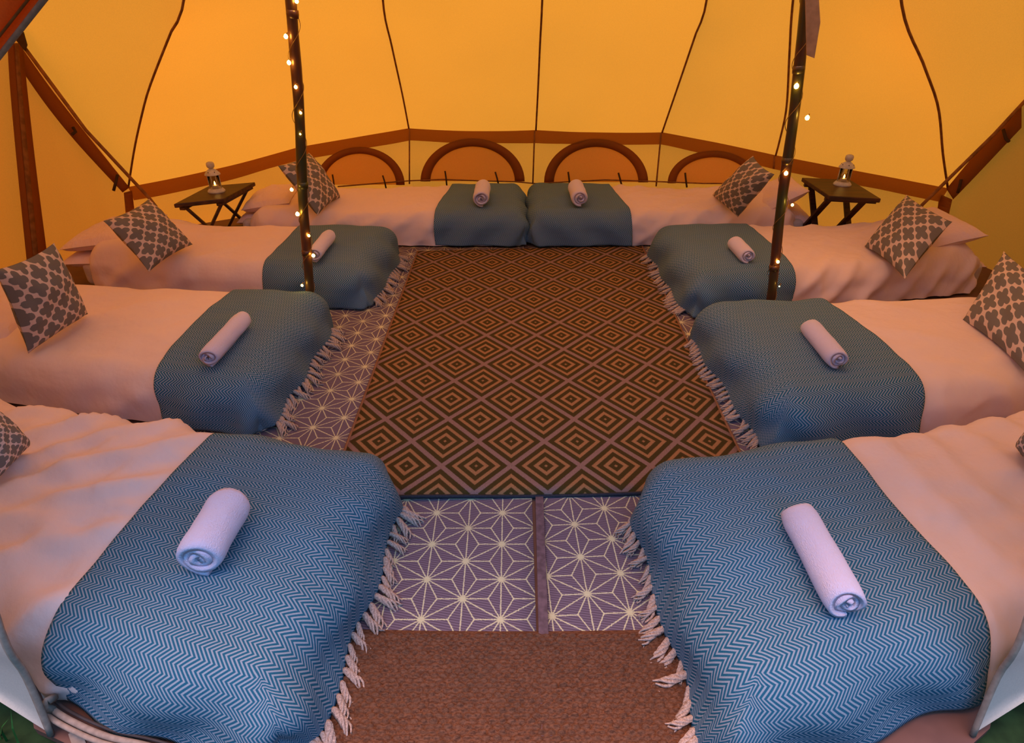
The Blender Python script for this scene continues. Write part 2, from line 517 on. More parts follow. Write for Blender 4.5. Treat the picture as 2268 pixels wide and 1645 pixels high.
def plane_hit(px, py, poly, inset=.012):
    """world point on the vertical plane(s) through the polyline of (x,y), pulled inside a little"""
    d = ray(px, py); best = None
    for i in range(len(poly)-1):
        a = Vector((poly[i][0], poly[i][1])); b = Vector((poly[i+1][0], poly[i+1][1])); e = b-a
        den = d.x*e.y - d.y*e.x
        if abs(den) < 1e-9: continue
        t = (a.x*e.y - a.y*e.x)/den
        if t <= 0: continue
        p = CAM + d*t; s = (Vector((p.x, p.y))-a).dot(e)/e.length_squared
        ext = 0.0 if 0 < i < len(poly)-2 else 0.6
        if -0.02-(ext if i == 0 else 0) <= s <= 1.02+(ext if i == len(poly)-2 else 0):
            if best is None or t < best[0]: best = (t, p)
    if best is None: return at_y(px, py, 3.6)
    p = best[1]; inn = Vector((.1-p.x, 2.0-p.y, 0)).normalized()
    return p + inn*inset
back_poly = []
for k in (('a','b'),('b','c'),('c','d'),('d','e'),('e','f'),('f','g')):
    back_poly += [(p.x, p.y) for p in eave_pts[k][::7]]
# dedupe
bp = [back_poly[0]]
for q in back_poly[1:]:
    if (Vector(q)-Vector(bp[-1])).length > 1e-3: bp.append(q)
back_poly = bp
left_poly = [(-2.62, 2.3)] + [(p.x, p.y) for p in eave_pts[('L0','a')][::14]]
right_poly = [(p.x, p.y) for p in eave_pts[('g','R0')][::14]] + [(2.66, 2.3)]

# valance hanging below the eave inside the back wall
def valance(eps, drop, parent, inset=.022):
    for ep in eps:
        n = len(ep)-1
        def fn(s, t, ep=ep, n=n):
            r = s*n; r0 = min(n-1, int(r)); p = ep[r0].lerp(ep[r0+1], r-r0)
            inn = Vector((.1-p.x, 2.0-p.y, 0)).normalized()
            return p + inn*(inset*min(1, t*2)) + Vector((0,0,-t*drop*(1+.1*nz(p.x*3, p.y*3)))) , (s, t)
        v, f, uv = grid(n, 4, fn)
        mesh_obj('valance', v, f, M['hem'], parent, uv)
valance([eave_pts[k] for k in (('a','b'),('b','c'),('c','d'),('d','e'),('e','f'),('f','g'))], .075, wb)

def px_strip(name, left, right, poly, mat, parent, inset, n=24):
    """strip of cloth on a wall between two outlines given in the photograph"""
    L = catmull([plane_hit(*p, poly, inset) for p in left], 8); R = catmull([plane_hit(*p, poly, inset) for p in right], 8)
    def res(c):
        return [c[min(len(c)-1, round(i*(len(c)-1)/n))] for i in range(n+1)]
    L = res(L); R = res(R)
    v = []; 
    for a, b in zip(L, R): v += [a, a.lerp(b, .5), b]
    f = []
    for i in range(n):
        for j in range(2): f.append((i*3+j, i*3+j+1, (i+1)*3+j+1, (i+1)*3+j))
    return thick_sheet(name, v, f, mat, parent, [(0, 0)]*len(v), .002)
# diagonal hems and the zip flap on the left wall
px_strip('hem', [(36,95),(115,205),(200,312),(283,414)], [(40,150),(100,235),(170,320),(268,425)], left_poly, M['hem'], wl, .02)
px_strip('zip_flap', [(8,95),(14,200),(30,380),(52,600)], [(42,95),(52,200),(72,380),(100,600)], left_poly, M['hem'], wl, .03)
px_strip('zip', [(22,95),(29,200),(44,380),(66,600)], [(32,95),(39,200),(56,380),(78,600)], left_poly, M['seam'], wl, .034)
px_strip('corner_hem', [(268,425),(272,470),(276,520)], [(286,420),(292,470),(296,520)], left_poly, M['hem'], wl, .03)
px_strip('hem', [(2268,226),(2200,300),(2150,358),(2101,417)], [(2268,282),(2222,330),(2160,395),(2116,440)], right_poly, M['hem'], wr, .02)
px_strip('corner_hem', [(2088,428),(2082,470),(2076,520)], [(2116,440),(2108,475),(2100,520)], right_poly, M['hem'], wr, .03)
# vertical wall seams below the eave
for (x0, y0, x1, y1) in ((905,284,905,405),(1184,288,1180,405),(1466,293,1455,410),(1719,344,1717,372)):
    mb = MB(); mb.tube([plane_hit(lerp(x0,x1,t), lerp(y0,y1,t), back_poly, .03) for t in (0,.25,.5,.75,1)], .0055, 6)
    mb.build('seam_cord', M['seam'], wb, True)
# tie loops on side walls
for pts, pl, par in (([(152,280),(158,290),(150,296)], left_poly, wl), ([(252,385),(248,402),(243,420)], left_poly, wl), ([(2232,285),(2238,305),(2245,312)], right_poly, wr), ([(2138,395),(2134,412),(2130,425)], right_poly, wr)):
    mb = MB(); mb.tube([plane_hit(*p, pl, .04) for p in pts], .008, 6); mb.build('tie', M['tie'], par, True)
# cord that runs along the window flaps
mb = MB(); mb.tube([plane_hit(x, y, back_poly, .03) for x, y in ((745,411),(830,404),(905,398),(980,395),(1060,398),(1140,400),(1187,404),(1260,400),(1340,396),(1440,399),(1560,404),(1680,404))], .005, 6)
mb.build('cord', M['seam'], wb, True)

# windows: arched flaps
for i, (cx, cy, rx, ry, bw) in enumerate(((795,408,100,84,17),(1046,400,116,95,20),(1321,402,116,96,20),(1582,404,102,72,17))):
    w = empty('window_%d' % (i+1)); tag(w, kind='structure')
    n = 28
    def ring(rx_, ry_, ins): return [plane_hit(cx-rx_*math.cos(math.pi*k/n), cy-ry_*math.sin(math.pi*k/n), back_poly, ins) for k in range(n+1)]
    O = ring(rx, ry, .022); I = ring(rx-bw-2, ry-bw+2, .022)
    v = []
    for a, b in zip(O, I): v += [a, a.lerp(b, .5)+Vector((0,-.004,0)), b]
    f = [(k*3+j, k*3+j+1, (k+1)*3+j+1, (k+1)*3+j) for k in range(n) for j in range(2)]
    thick_sheet('window_surround', v, f, M['hem'], w, [(0,0)]*len(v), .003)
    P = ring(rx-bw*.5, ry-bw*.5, .014); c0 = plane_hit(cx, cy, back_poly, .014)
    v = [c0]; 
    for k in range(n+1): v += [c0.lerp(P[k], .5), P[k]]
    f = []
    for k in range(n):
        f += [(0, 1+2*k, 1+2*(k+1)), (1+2*k, 2+2*k, 2+2*(k+1), 1+2*(k+1))]
    mesh_obj('window_flap', v, f, M['canvas_flap'], w, [(0,0)]*len(v))
    for tx, ty, dx in ((-62,-24,-4),(50,-22,-8)):
        mb = MB(); mb.tube([plane_hit(cx+tx+dx*.0, cy+ty, back_poly, .035), plane_hit(cx+tx-dx*.5, cy+ty*.4, back_poly, .04), plane_hit(cx+tx-dx, cy+8, back_poly, .035)], .006, 6)
        mb.build('toggle_tie', M['tie'], w, True)

# front of the tent: door flaps, tied back; the left one shows twice at the picture's edge
def front(side):
    s = side
    edge = [(.885,.645,.0),(.887,.668,.15),(.88,.67,.278),(.87,.74,.6),(.84,.75,.9),(.81,.75,1.1),(.80,.75,1.155),(.79,.75,1.225),(.70,.75,1.27),(.30,.75,1.33),(.0,.76,1.36),(.0,1.3,1.95),(0,2.3,2.5)]  # canvas above the doorway is an unseen closure, added to limit the daylight
    outer = [(2.53,1.15,.0),(2.53,1.15,.15),(2.52,1.17,.278),(2.52,1.2,.6),(2.52,1.2,.9),(2.51,1.2,1.1),(2.51,1.2,1.155),(2.51,1.2,1.225),(2.50,1.2,1.27),(2.50,1.2,1.33),(1.9,1.35,1.5),(1.7,1.45,1.62),(1.2,1.8,2.0),(.62,2.34,2.5)]
    if s > 0:
        edge = [(x, y, z) for x, y, z in edge]
        outer = [(x, y, z) for x, y, z in outer]
    A = catmull([(s*x,y,z) for x,y,z in edge], 5); B = catmull([(s*x,y,z) for x,y,z in outer], 5)
    n = len(A)-1
    def fn(a, t):
        i = min(n, round(t*n)); p = A[i].lerp(B[i], a)
        w = math.sin(math.pi*min(1,a*1.0))
        p += Vector((0, -.05*w + .025*math.sin(a*22+p.z*3)*min(1,a*8)*(1-a), 0))
        # bottom corner rises slightly away from the edge
        p.z = max(p.z, .008 + .085*(1-math.exp(-max(0, abs(p.x)-.885)/.09)))
        return p, (a*1.3, p.z)
    v, f, uv = grid(30, n, fn)
    o = mesh_obj('wall_front', v, f, M['canvas_pale'], None, uv); tag(o, kind='structure')
    mb = MB(); mb.tube([p+Vector((0,0,.005)) for p in A[:int(n*.85)]], .006, 6)
    mb.build('hem_cord', M['cream'], o, True)
    return o
wfl = front(-1); front(1)
def flap_fn(a, b):
    e0 = Vector((lerp(268, -70, b), lerp(-214, 214, b)))            # free edge of the tied back flap
    q = e0 + Vector((-1, -.35))*(a*260)
    Y = lerp(.80, 1.06, b) + .10*a + .015*math.sin(a*14+b*2)
    return at_y(q.x, q.y, Y), (a, b)
v, f, uv = grid(24, 26, flap_fn)
thick_sheet('door_flap', v, f, M['canvas_wall'], wfl, uv, .003)
mb = MB(); mb.tube([flap_fn(.0, k/10)[0]+Vector((0,-.002,0)) for k in range(11)], .004, 6); mb.build('flap_hem', M['cream'], wfl, True)
mb = MB(); mb.tube([flap_fn(.10, k/10)[0]+Vector((0,-.004,0)) for k in range(11)], .0018, 5); mb.build('flap_stitching', M['seam'], wfl, True)
# sill of the zipped doorway
zp = [at_z(96,1556,.03), at_z(150,1592,.03), at_z(235,1630,.03), at_z(330,1652,.03), at_z(500,1700,.02), at_z(800,1740,.02), at_z(1134,1760,.02)]
zc = catmull(zp, 6)
z_root = empty('door_sill'); tag(z_root, 'cream webbing strip with zip edging the groundsheet at the doorway', 'door sill')
for off, r, mt, nm in ((0, .006, 'cream', 'webbing'), (.011, .003, 'zip', 'zip'), (-.011, .005, 'cream', 'webbing')):
    mb = MB(); mb.tube([p+Vector((off*.4, off, 0)) for p in zc], r, 8); mb.build(nm, M[mt], z_root, True)
mb = MB(); a = at_z(165,1618,.01); b = at_z(178,1655,.0)
mb.bar(a, b, .02, .004); mb.build('strap', M['cream'], z_root)
mb = MB(); mb.tube([at_z(120,1545,.05), at_z(104,1552,.07), at_z(98,1565,.05), at_z(118,1572,.03)], .008, 7); mb.build('strap', M['cream'], z_root, True)

# grass in front of the tent
gm = MB(); rg = random.Random(3)
for _ in range(2600):
    x = -rg.uniform(.55, 1.75); y = rg.uniform(.25, 1.1)
    lim = .60 if x > -.95 else .66+(-x-.93)*.33
    if y > lim - .02: continue
    if x > -.80 and y > .50: continue
    h = rg.uniform(.03, .085); a = rg.uniform(0, 6.28); l = rg.uniform(.2, .8)*h; w = .0022
    d = Vector((math.cos(a), math.sin(a), 0)); sd = Vector((-d.y, d.x, 0))*w; b = Vector((x, y, -.03))
    m1 = b + d*l*.35 + Vector((0,0,h*.6)); tip = b + d*l + Vector((0,0,h))
    gm.add([b-sd, b+sd, m1+sd*.8, m1-sd*.8, tip], [(0,1,2,3),(3,2,4)])
go = gm.build('grass', M['grass']); tag(go, 'green grass outside the doorway at the door flap', 'grass', kind='stuff')

# unseen hedge added behind the camera to block low sky light
def sky_block_fn(a, b):
    ang = lerp(-2.3, 2.3, a); R0 = 5.0; h = 2.3
    cx_, cy_ = R0*1.15*math.sin(ang), 1.2 - R0*math.cos(ang)
    k = b*3; zz = h*min(1, k) if k <= 2 else h*(3-k); dep = 0 if k <= 1 else min(1, k-1)*1.0
    r = 1 + dep/R0 + .07*nz(ang*9, zz*3, 2) + .05*nz(ang*31, zz*9, 5)
    return Vector((cx_*r, 1.2+(cy_-1.2)*r, -.03 + zz*(1+.06*nz(ang*14, 3)))), (a, b)
v, f, uv = grid(260, 45, sky_block_fn)
ho = mesh_obj('sky_block_hedge', v, f, basic('sky_block_leaves', (0.03, 0.07, 0.02), scale=14, var=.4, bs=1.0, bd=.05)); tag(ho, kind='structure')

# tie tab in the upper left corner of the wall
mb = MB(); q = [at_y(42,62,3.2), at_y(50,72,3.2), at_y(58,100,3.2), at_y(54,112,3.2), at_y(28,80,3.2)]
mb.add(q+[p+Vector((0,.01,0)) for p in q], [(0,1,2,3,4),(9,8,7,6,5)]+[(i,(i+1)%5,5+(i+1)%5,5+i) for i in range(5)])
mb.build('corner_patch', M['tie'], wl)
# slanting guy poles at both side walls
mb = MB(); mb.tube([at_y(40,86,3.22), at_y(190,288,3.22), at_y(330,438,3.2), at_y(346,458,3.2)], .0085, 8)
o = mb.build('slanting_guy_rope', M['seam'], None, True); tag(o, 'taut brown rope slanting down the left canvas wall to behind a cushion', 'rope')
mb = MB(); mb.tube([at_y(2290,202,3.18), at_y(2201,298,3.18), at_y(2044,452,3.1), at_y(2032,466,3.1)], .0085, 8)
o = mb.build('slanting_guy_rope', M['seam'], None, True); tag(o, 'taut brown rope slanting down the right canvas wall to behind a cushion', 'rope')

# ================================================================= FLOOR COVERINGS
def flat_mat(name, corners, z0, z1, mat, uvf, parent=None, nu=24, nv=24, wob=.0):
    a, b, c, d = [Vector((p[0], p[1], 0)) for p in corners]   # front-left, front-right, back-right, back-left
    def top(s, t):
        p = a.lerp(b, s).lerp(d.lerp(c, s), t)
        return Vector((p.x, p.y, z1 + wob*nz(p.x*4, p.y*4))), uvf(p.x, p.y)
    v, f, uv = grid(nu, nv, top)
    n = len(v)
    ring = [i*(nv+1) for i in range(nu+1)] + [nu*(nv+1)+j for j in range(1, nv+1)] + [i*(nv+1)+nv for i in range(nu-1, -1, -1)] + [j for j in range(nv-1, 0, -1)]
    for i in ring: v.append(Vector((v[i].x, v[i].y, z0))); uv.append(uv[i])
    m = len(ring)
    for k in range(m): f.append((ring[k], n+k, n+(k+1)%m, ring[(k+1)%m]))
    o = mesh_obj(name, v, f, mat, parent, uv)
    return o
A_ST = .110; DX = A_ST*math.sqrt(3)/2
seam_x_near = at_z(1197,1395).x; seam_x_far = at_z(1197,1105).x
# star mats: lattice points read off the photograph (a star centre on each mat)
sc = 0.0905/DX
cl = at_z(760+870/2.474, 980+565/2.474); cr = at_z(760+1300/2.474, 980+635/2.474)
def star_uv(c, rot, kx, ky):
    cr_, sr_ = math.cos(rot), math.sin(rot)
    def f(x, y):
        dx, dy = (x-c.x)/kx, (y-c.y)/ky
        return (dx*cr_ - dy*sr_, dx*sr_ + dy*cr_)
    return f
sl = flat_mat('star_mat', [(-1.25,.86),(seam_x_near-.012,.50),(seam_x_far-.012,3.42),(-1.0,3.42)], .001, .006, M['star'], star_uv(cl, .0, .95, 1.03))
tag(sl, 'mauve woven mat with cream stars, under the left beds and left of the centre seam', 'mat', 'star patterned mats')
sr = flat_mat('star_mat', [(seam_x_near+.012,.50),(1.3,.82),(1.2,3.42),(seam_x_far+.012,3.42)], .001, .006, M['star'], star_uv(cr, -.05, .95, 1.03))
tag(sr, 'mauve woven mat with cream stars, under the right beds and right of the centre seam', 'mat', 'star patterned mats')
mb = MB(); mb.bar((seam_x_near,.50,.0085), (seam_x_far,1.5,.0085), .022, .004)
mb.build('binding', M['binding'], sl)

# diamond rug
r_fl, r_fr, r_br, r_bl = at_z(762,1002,.012), at_z(1668,1062,.012), at_z(1422,545,.012), at_z(925,556,.012)
# straight sides continued to the rug's front edge
def line_at(p, q, y): t = (y-p.y)/(q.y-p.y); return p + (q-p)*t
yfl = at_z(905,1103,.012).y; yfr = at_z(1432,1086,.012).y
fl_ = line_at(r_bl, r_fl, yfl-.0); fr_ = line_at(r_br, r_fr, yfr-.0)
x0 = at_z(1132.6,742.3,.012)
ys = [at_z(1134, y, .012).y for y in (742.3, 802.5, 883.9, 1021.0)]
PX_ = .211; PY_ = (ys[0]-ys[2])/2
ruv = lambda x, y: ((x-x0.x)/PX_ , (y-x0.y)/PY_)
rug = flat_mat('diamond_rug', [fl_, fr_, r_br, r_bl], .006, .013, M['rug'], ruv, None, 40, 50, .0015)
tag(rug, 'large tan and dark brown flat woven rug of concentric diamonds in the aisle', 'rug')
mb = MB(); mb.tube([Vector((lerp(fl_.x,fr_.x,t), lerp(fl_.y,fr_.y,t)-.003, .011+.004*math.sin(t*9))) for t in [i/30 for i in range(31)]], .006, 6)
mb.build('binding', M['rug_edge_shade'], rug, True)  # front binding, with the edge shading put into its dark colour
mb = MB(); mb.tube([Vector((lerp(fl_.x,r_bl.x,t), lerp(fl_.y,r_bl.y,t), .011)) for t in [i/30 for i in range(31)]], .005, 6)
mb.build('binding', M['rug_edge_shade2'] if 'rug_edge_shade2' in M else basic('rug_side_binding', (.26,.12,.06)), rug, True)
mb = MB(); mb.tube([Vector((lerp(fr_.x,r_br.x,t), lerp(fr_.y,r_br.y,t), .011)) for t in [i/30 for i in range(31)]], .005, 6)
mb.build('binding', bpy.data.materials['rug_side_binding'], rug, True)

# coir doormat with woven knots
cy1 = at_z(1134,1400,.02).y
NXc, NYc = 300, 150
def coir_fn(s, t):
    x = lerp(-.50, .52, s); y = lerp(.44, cy1 + .012*(1-((x)/.4)**2*-.6) , t)
    row = y/.0105; ri = math.floor(row); ph = (x/.019 + (.5 if ri % 2 else 0) + .12*nz(ri*3.1, 5))
    cx_ = (ph % 1) - .5; cyy = (row % 1) - .5
    h = max(0, 1 - (cx_*2)**2) ** .5 * max(0, 1 - (cyy*2)**2)**.5
    z = .008 + .0115*h*(1+.5*nz(ri*1.7, math.floor(ph)*2.3)) + .003*nz(x*120, y*160) + .001*nz(x*15, y*15)
    ed = min(1, (cy1+.01-y)/.012); 
    z = lerp(.007, z, max(0, min(1, ed)))
    return Vector((x, y, z)), (x, y)
v, f, uv = grid(NXc, NYc, coir_fn)
n0 = len(v)
ring = [i*(NYc+1) for i in range(NXc+1)] + [NXc*(NYc+1)+j for j in range(1, NYc+1)] + [i*(NYc+1)+NYc for i in range(NXc-1, -1, -1)] + [j for j in range(NYc-1, 0, -1)]
for i in ring: v.append(Vector((v[i].x, v[i].y, .006))); uv.append(uv[i])
for k in range(len(ring)): f.append((ring[k], n0+k, n0+(k+1) % len(ring), ring[(k+1) % len(ring)]))
coir = mesh_obj('coir_doormat', v, f, M['coir'], None, uv)
tag(coir, 'thick reddish brown coir doormat of woven knots at the entrance', 'doormat')

# ================================================================= BEDS
RH = .085
def emax(H): return RH*math.pi/2 + (H - RH - .012)
def bilin(Q, a, b):
    FF, FB, HB, HF = Q
    return FF.lerp(HF, a).lerp(FB.lerp(HB, a), b)
def bed_pos(B, s, t, off=0.0, wrink=None):
    """s along from foot (0) to head (L), t from front (0) to back (W); beyond the inner rectangle the cloth folds down"""
    L, W, H, Q = B['L'], B['W'], B['H'], B['Q']
    r = RH
    es = (r - s) if s < r else ((s - (L-r)) if s > L-r else 0); sgs = -1 if s < r else 1
    et = (r - t) if t < r else ((t - (W-r)) if t > W-r else 0); sgt = -1 if t < r else 1
    e = max(es, et); si = min(max(s, r), L-r); ti = min(max(t, r), W-r)
    dx = dy = 0.0; drop = 0.0; tilt = 0.0
    if e > 0:
        n = math.hypot(es, et); ux, uy = sgs*es/n, sgt*et/n
        a = e/r
        if a < math.pi/2: hr = r*math.sin(a); drop = r*(1-math.cos(a)); tilt = a
        else: hr = r + (e-r*math.pi/2)*.10; drop = r + (e - r*math.pi/2)*.995; tilt = math.pi/2
        dx, dy = ux*hr, uy*hr
    s2, t2 = si+dx, ti+dy
    p = bilin(Q, s2/L, t2/W)
    ex = (Q[3]-Q[0]).normalized(); ey = (Q[1]-Q[0]).normalized()
    nv = Vector((0,0,1))*math.cos(tilt)
    if e > 0: nv += (ex*ux + ey*uy)*math.sin(tilt)
    z = H - drop
    # soft dome, hump over the pillows
    u_, v_ = s2/L, t2/W
    dome = .018*max(0, 1-(2*v_-1)**2)*max(0, 1-(2*u_-1)**4)
    hump = B.get('hump', 0)*sstep(s2, L-.50, L-.12)*max(0, 1-(2*v_-1)**4)
    fade = math.cos(tilt)*0.7+.3
    z += (dome+hump)*fade*(1 if drop < H*.7 else .2)
    sd = B['seed']
    big = .010*nz(p.x*3.2, p.y*3.2, sd) + .005*nz(p.x*8, p.y*8, sd)
    k = big + off
    if wrink: k += wrink(s, t, tilt, p)
    q = Vector((p.x, p.y, z)) + nv*k
    q.z = max(q.z, .010 + off*.4)
    return q
def make_bed(name, FF, FB, HB, HF, H, blen, seed, label, hump=.05, wramp=.012, wdir=(1, .5), wtop=.35, head_ext=.06, group='low single beds around the rug'):
    Q = [Vector((*p, 0)) for p in (FF, FB, HB, HF)]
    L = ((Q[3]-Q[0]).length + (Q[2]-Q[1]).length)/2; W = ((Q[1]-Q[0]).length + (Q[2]-Q[3]).length)/2
    B = dict(Q=Q, L=L, W=W, H=H, seed=seed, hump=hump, blen=blen)
    root = empty('single_bed', ((FF[0]+HB[0])/2, (FF[1]+HB[1])/2, 0)); tag(root, label, 'bed', group)
    off = root.location
    # mattress: shows at the head end
    mb = MB(); ins = .05
    m0 = bilin(Q, .06, .08); m1 = bilin(Q, 1+head_ext/L, .08); m2 = bilin(Q, 1+head_ext/L, .92); m3 = bilin(Q, .06, .92)
    mb.hexa([p+Vector((0,0,.012))-off for p in (m0,m1,m2,m3)] + [p+Vector((0,0,H-.045))-off for p in (m0,m1,m2,m3)])
    mo = mb.build('mattress', M['mattress'], root)
    bv = mo.modifiers.new('round', 'BEVEL'); bv.width = .03; bv.segments = 4
    em = emax(H)
    def wr(s, t, tilt, p):
        fade = .22 + .78*sstep(s, blen-.02, blen+.07)
        if s < blen-.03: fade = 0
        side = wtop + (1-wtop)*min(1, tilt/1.2)
        ph = s*wdir[0]*26 + t*wdir[1]*26 + 4.5*nz(s*2.5, t*2.5, seed+4)
        fold = (math.sin(ph)*.5 + .5)**2.2 * (.45+1.1*max(0, .5+nz(s*2.2+7, t*2.2, seed)))
        rg_ = 1-abs(nz(s*5+t*2.5, t*4-s*2, seed+2))*2.2
        a = wramp*side*(fold*.8 + .5*nz(s*9, t*16, seed+9) + .45*max(0, rg_)**4)
        return a*fade
    n1, n2 = 110, 90
    s0, s1 = -em+RH, L-RH+em; t0, t1 = -em+RH, W-RH+em
    def fn(a, b):
        s = lerp(s0, s1, a); t = lerp(t0, t1, b)
        return bed_pos(B, s, t, 0, wr) - off, (s, t)
    v, f, uv = grid(n1, n2, fn)
    mesh_obj('duvet', v, f, M['linen'], root, uv)
    return B
def make_blanket(B, label, fringe=True, seed=1, extra=0.0, sag=.02):
    em = emax(B['H']) ; L, W = B['L'], B['W']
    s0, s1 = -em+RH+.006, B['blen']; t0, t1 = -em+RH+.004, W-RH+em-.004
    root = empty('throw_blanket', tuple(bilin(B['Q'], B['blen']*.5/L, .5))); off = root.location
    tag(root, label, 'blanket', 'herringbone throws over the bed ends')
    def wr(s, t, tilt, p):
        fl = .010*math.sin((s+t)*24+seed*2)*max(0, math.sin(tilt))**2
        # two soft folds at the foot corners
        return .003 + fl + .004*nz(s*12, t*12, seed)
    def fn(a, b):
        t = lerp(t0, t1, b)
        se = s1 + .012*math.sin(b*5+seed)
        s = lerp(s0, se, a)
        return bed_pos(B, s, t, .010, wr) - off, (s, t)
    v, f, uv = grid(70, 100, fn)
    o = thick_sheet('cloth', v, f, M['blanket'], root, uv, -.004)
    if fringe:
        nt_ = max(8, int(W/.026)); ex = (B['Q'][0]-B['Q'][3]).normalized()
        rr = random.Random(seed)
        for i in range(nt_+1):
            t = lerp(RH*.3, W-RH*.3, i/nt_)
            p = bed_pos(B, s0+.004, t, .010, wr)
            me = TASSEL[rr.randrange(len(TASSEL))]
            c = bpy.data.objects.new('tassel', me); COL.objects.link(c); c.parent = root
            ang = math.atan2(ex.y, ex.x) + (-.45 if ex.x > 0 else .45) + rr.uniform(-.5, .5)
            c.location = Vector((p.x, p.y, max(p.z, .026))) - off + ex*.002
            c.rotation_euler = (rr.uniform(-.6, .6), rr.uniform(.05, .28), ang)
            k = rr.uniform(.8, 1.25); c.scale = (k, k, k)
    return root
# tassels: twisted yarn with a knot and a frayed end, lying along +x
TASSEL = []
for q in range(6):
    rr = random.Random(50+q); mb = MB()
    mb.tube([(-.004,0,0),(.002,0,0),(.006,0,-.001)], [.004,.0075,.0055], 6)
    for k in range(5):
        a0 = 2*math.pi*k/5; pts = []; rad = []
        for i in range(6):
            x = .004 + i*.0105; sp = .0035 + .0075*(i/5)**1.6; a = a0 + i*.9
            pts.append((x, sp*math.cos(a)+.002*nz(i, q, k), sp*math.sin(a)*.7 - .010*(i/5)**2)); rad.append(lerp(.0046, .0016, (i/5)**2))
        mb.tube(pts, rad, 4, False)
    o = mb.build('tassel', M['fringe'], None, True); TASSEL.append(o.data); bpy.data.objects.remove(o)

H0 = .18
BEDS = {}
BEDS['B1'] = make_bed('b', (.085,3.40),(.08,4.19),(-1.42,4.02),(-1.53,3.44), H0, .50, 11, 'white made bed along the back wall, left of the middle', .02, .018, (1.5,1.5), .15)
BEDS['B2'] = make_bed('b', (.105,3.40),(.11,4.19),(1.52,3.98),(1.66,3.44), H0, .55, 12, 'white made bed along the back wall, right of the middle', .05, .020, (1.4,-1.6), .3)
BEDS['L1'] = make_bed('b', (-.655,2.54),(-.625,3.27),(-2.02,3.27),(-2.05,2.76), H0, .50, 13, 'white made bed on the left behind the left tent pole, farthest of its row', .06, .010, (.9,1.2), .4)
BEDS['R1'] = make_bed('b', (.80,2.44),(.765,3.28),(2.20,3.27),(2.24,2.74), H0, .48, 14, 'white made bed on the right behind the right tent pole, farthest of its row', .05, .020, (1.4,-1.5), .4)
BEDS['L2'] = make_bed('b', (-.80,1.58),(-.775,2.38),(-2.02,2.46),(-2.02,1.84), H0, .37, 15, 'white made bed in the middle of the left row', .03, .011, (.3,.9), .5)
BEDS['R2'] = make_bed('b', (.80,1.48),(.755,2.28),(2.10,2.32),(2.10,1.72), H0, .49, 16, 'white made bed in the middle of the right row', .03, .012, (.4,.9), .5)
BEDS['L3'] = make_bed('b', (-.39,.555),(-.315,1.31),(-1.75,1.60),(-1.75,1.0), H0, .52, 17, 'white made bed nearest the door on the left, rumpled cover', .02, .026, (1.25,1.3), 1.0)
BEDS['R3'] = make_bed('b', (.38,.56),(.34,1.265),(1.80,1.56),(1.80,1.02), H0, .56, 18, 'white made bed nearest the door on the right, creased cover', .02, .015, (1.7,.35), .8)
make_blanket(BEDS['B1'], 'grey herringbone throw on the back bed left of the middle', False, 1)
make_blanket(BEDS['B2'], 'grey herringbone throw on the back bed right of the middle', False, 2)
make_blanket(BEDS['L1'], 'fringed grey herringbone throw on the farthest left bed, behind the pole', True, 3)
make_blanket(BEDS['R1'], 'fringed grey herringbone throw on the farthest right bed, behind the pole', True, 4)
make_blanket(BEDS['L2'], 'fringed grey herringbone throw on the middle left bed', True, 5)
make_blanket(BEDS['R2'], 'fringed grey herringbone throw on the middle right bed', True, 6)
make_blanket(BEDS['L3'], 'fringed blue herringbone throw on the bed nearest the door, left', True, 7)
make_blanket(BEDS['R3'], 'fringed blue herringbone throw on the bed nearest the door, right', True, 8)

# ---- cushions and pillows
def pillow_mesh(name, A, B_, C_, D_, T, mat, parent=None, pinch=.05, n=26, soft=.5, back=.6, uvk=1.0, seed=0):
    """A,B,C,D corners in order; T half thickness"""
    nrm = (B_-A).cross(D_-A).normalized()
    if nrm.dot(CAM-A) < 0: nrm = -nrm
    v = []; uv = []; f = []
    c0 = (A+B_+C_+D_)/4
    def pt(a, b, side):
        pa = pinch
        x = (2*a-1); y = (2*b-1)
        x2 = x*(1-pa*(1-y*y)); y2 = y*(1-pa*(1-x*x))
        p = A.lerp(B_, (x2+1)/2).lerp(D_.lerp(C_, (x2+1)/2), (y2+1)/2)
        h = (max(0, (1-x*x))*max(0, (1-y*y)))**soft
        h = h*(1+.25*nz(x*1.7+seed, y*1.7, 2)) 
        wr = .004*nz(x*5, y*5, seed)*h
        return p + nrm*(side*T*h*(1 if side > 0 else back) + wr - (0 if side > 0 else .001))
    for side in (1, -1):
        base = len(v)
        for i in range(n+1):
            for j in range(n+1):
                v.append(pt(i/n, j/n, side)-c0); uv.append((i/n*uvk, j/n*uvk))
        for i in range(n):
            for j in range(n):
                q = (base+i*(n+1)+j, base+(i+1)*(n+1)+j, base+(i+1)*(n+1)+j+1, base+i*(n+1)+j+1)
                f.append(q if side > 0 else q[::-1])
    o = mesh_obj(name, v, f, mat, parent, uv); o.location = c0
    return o
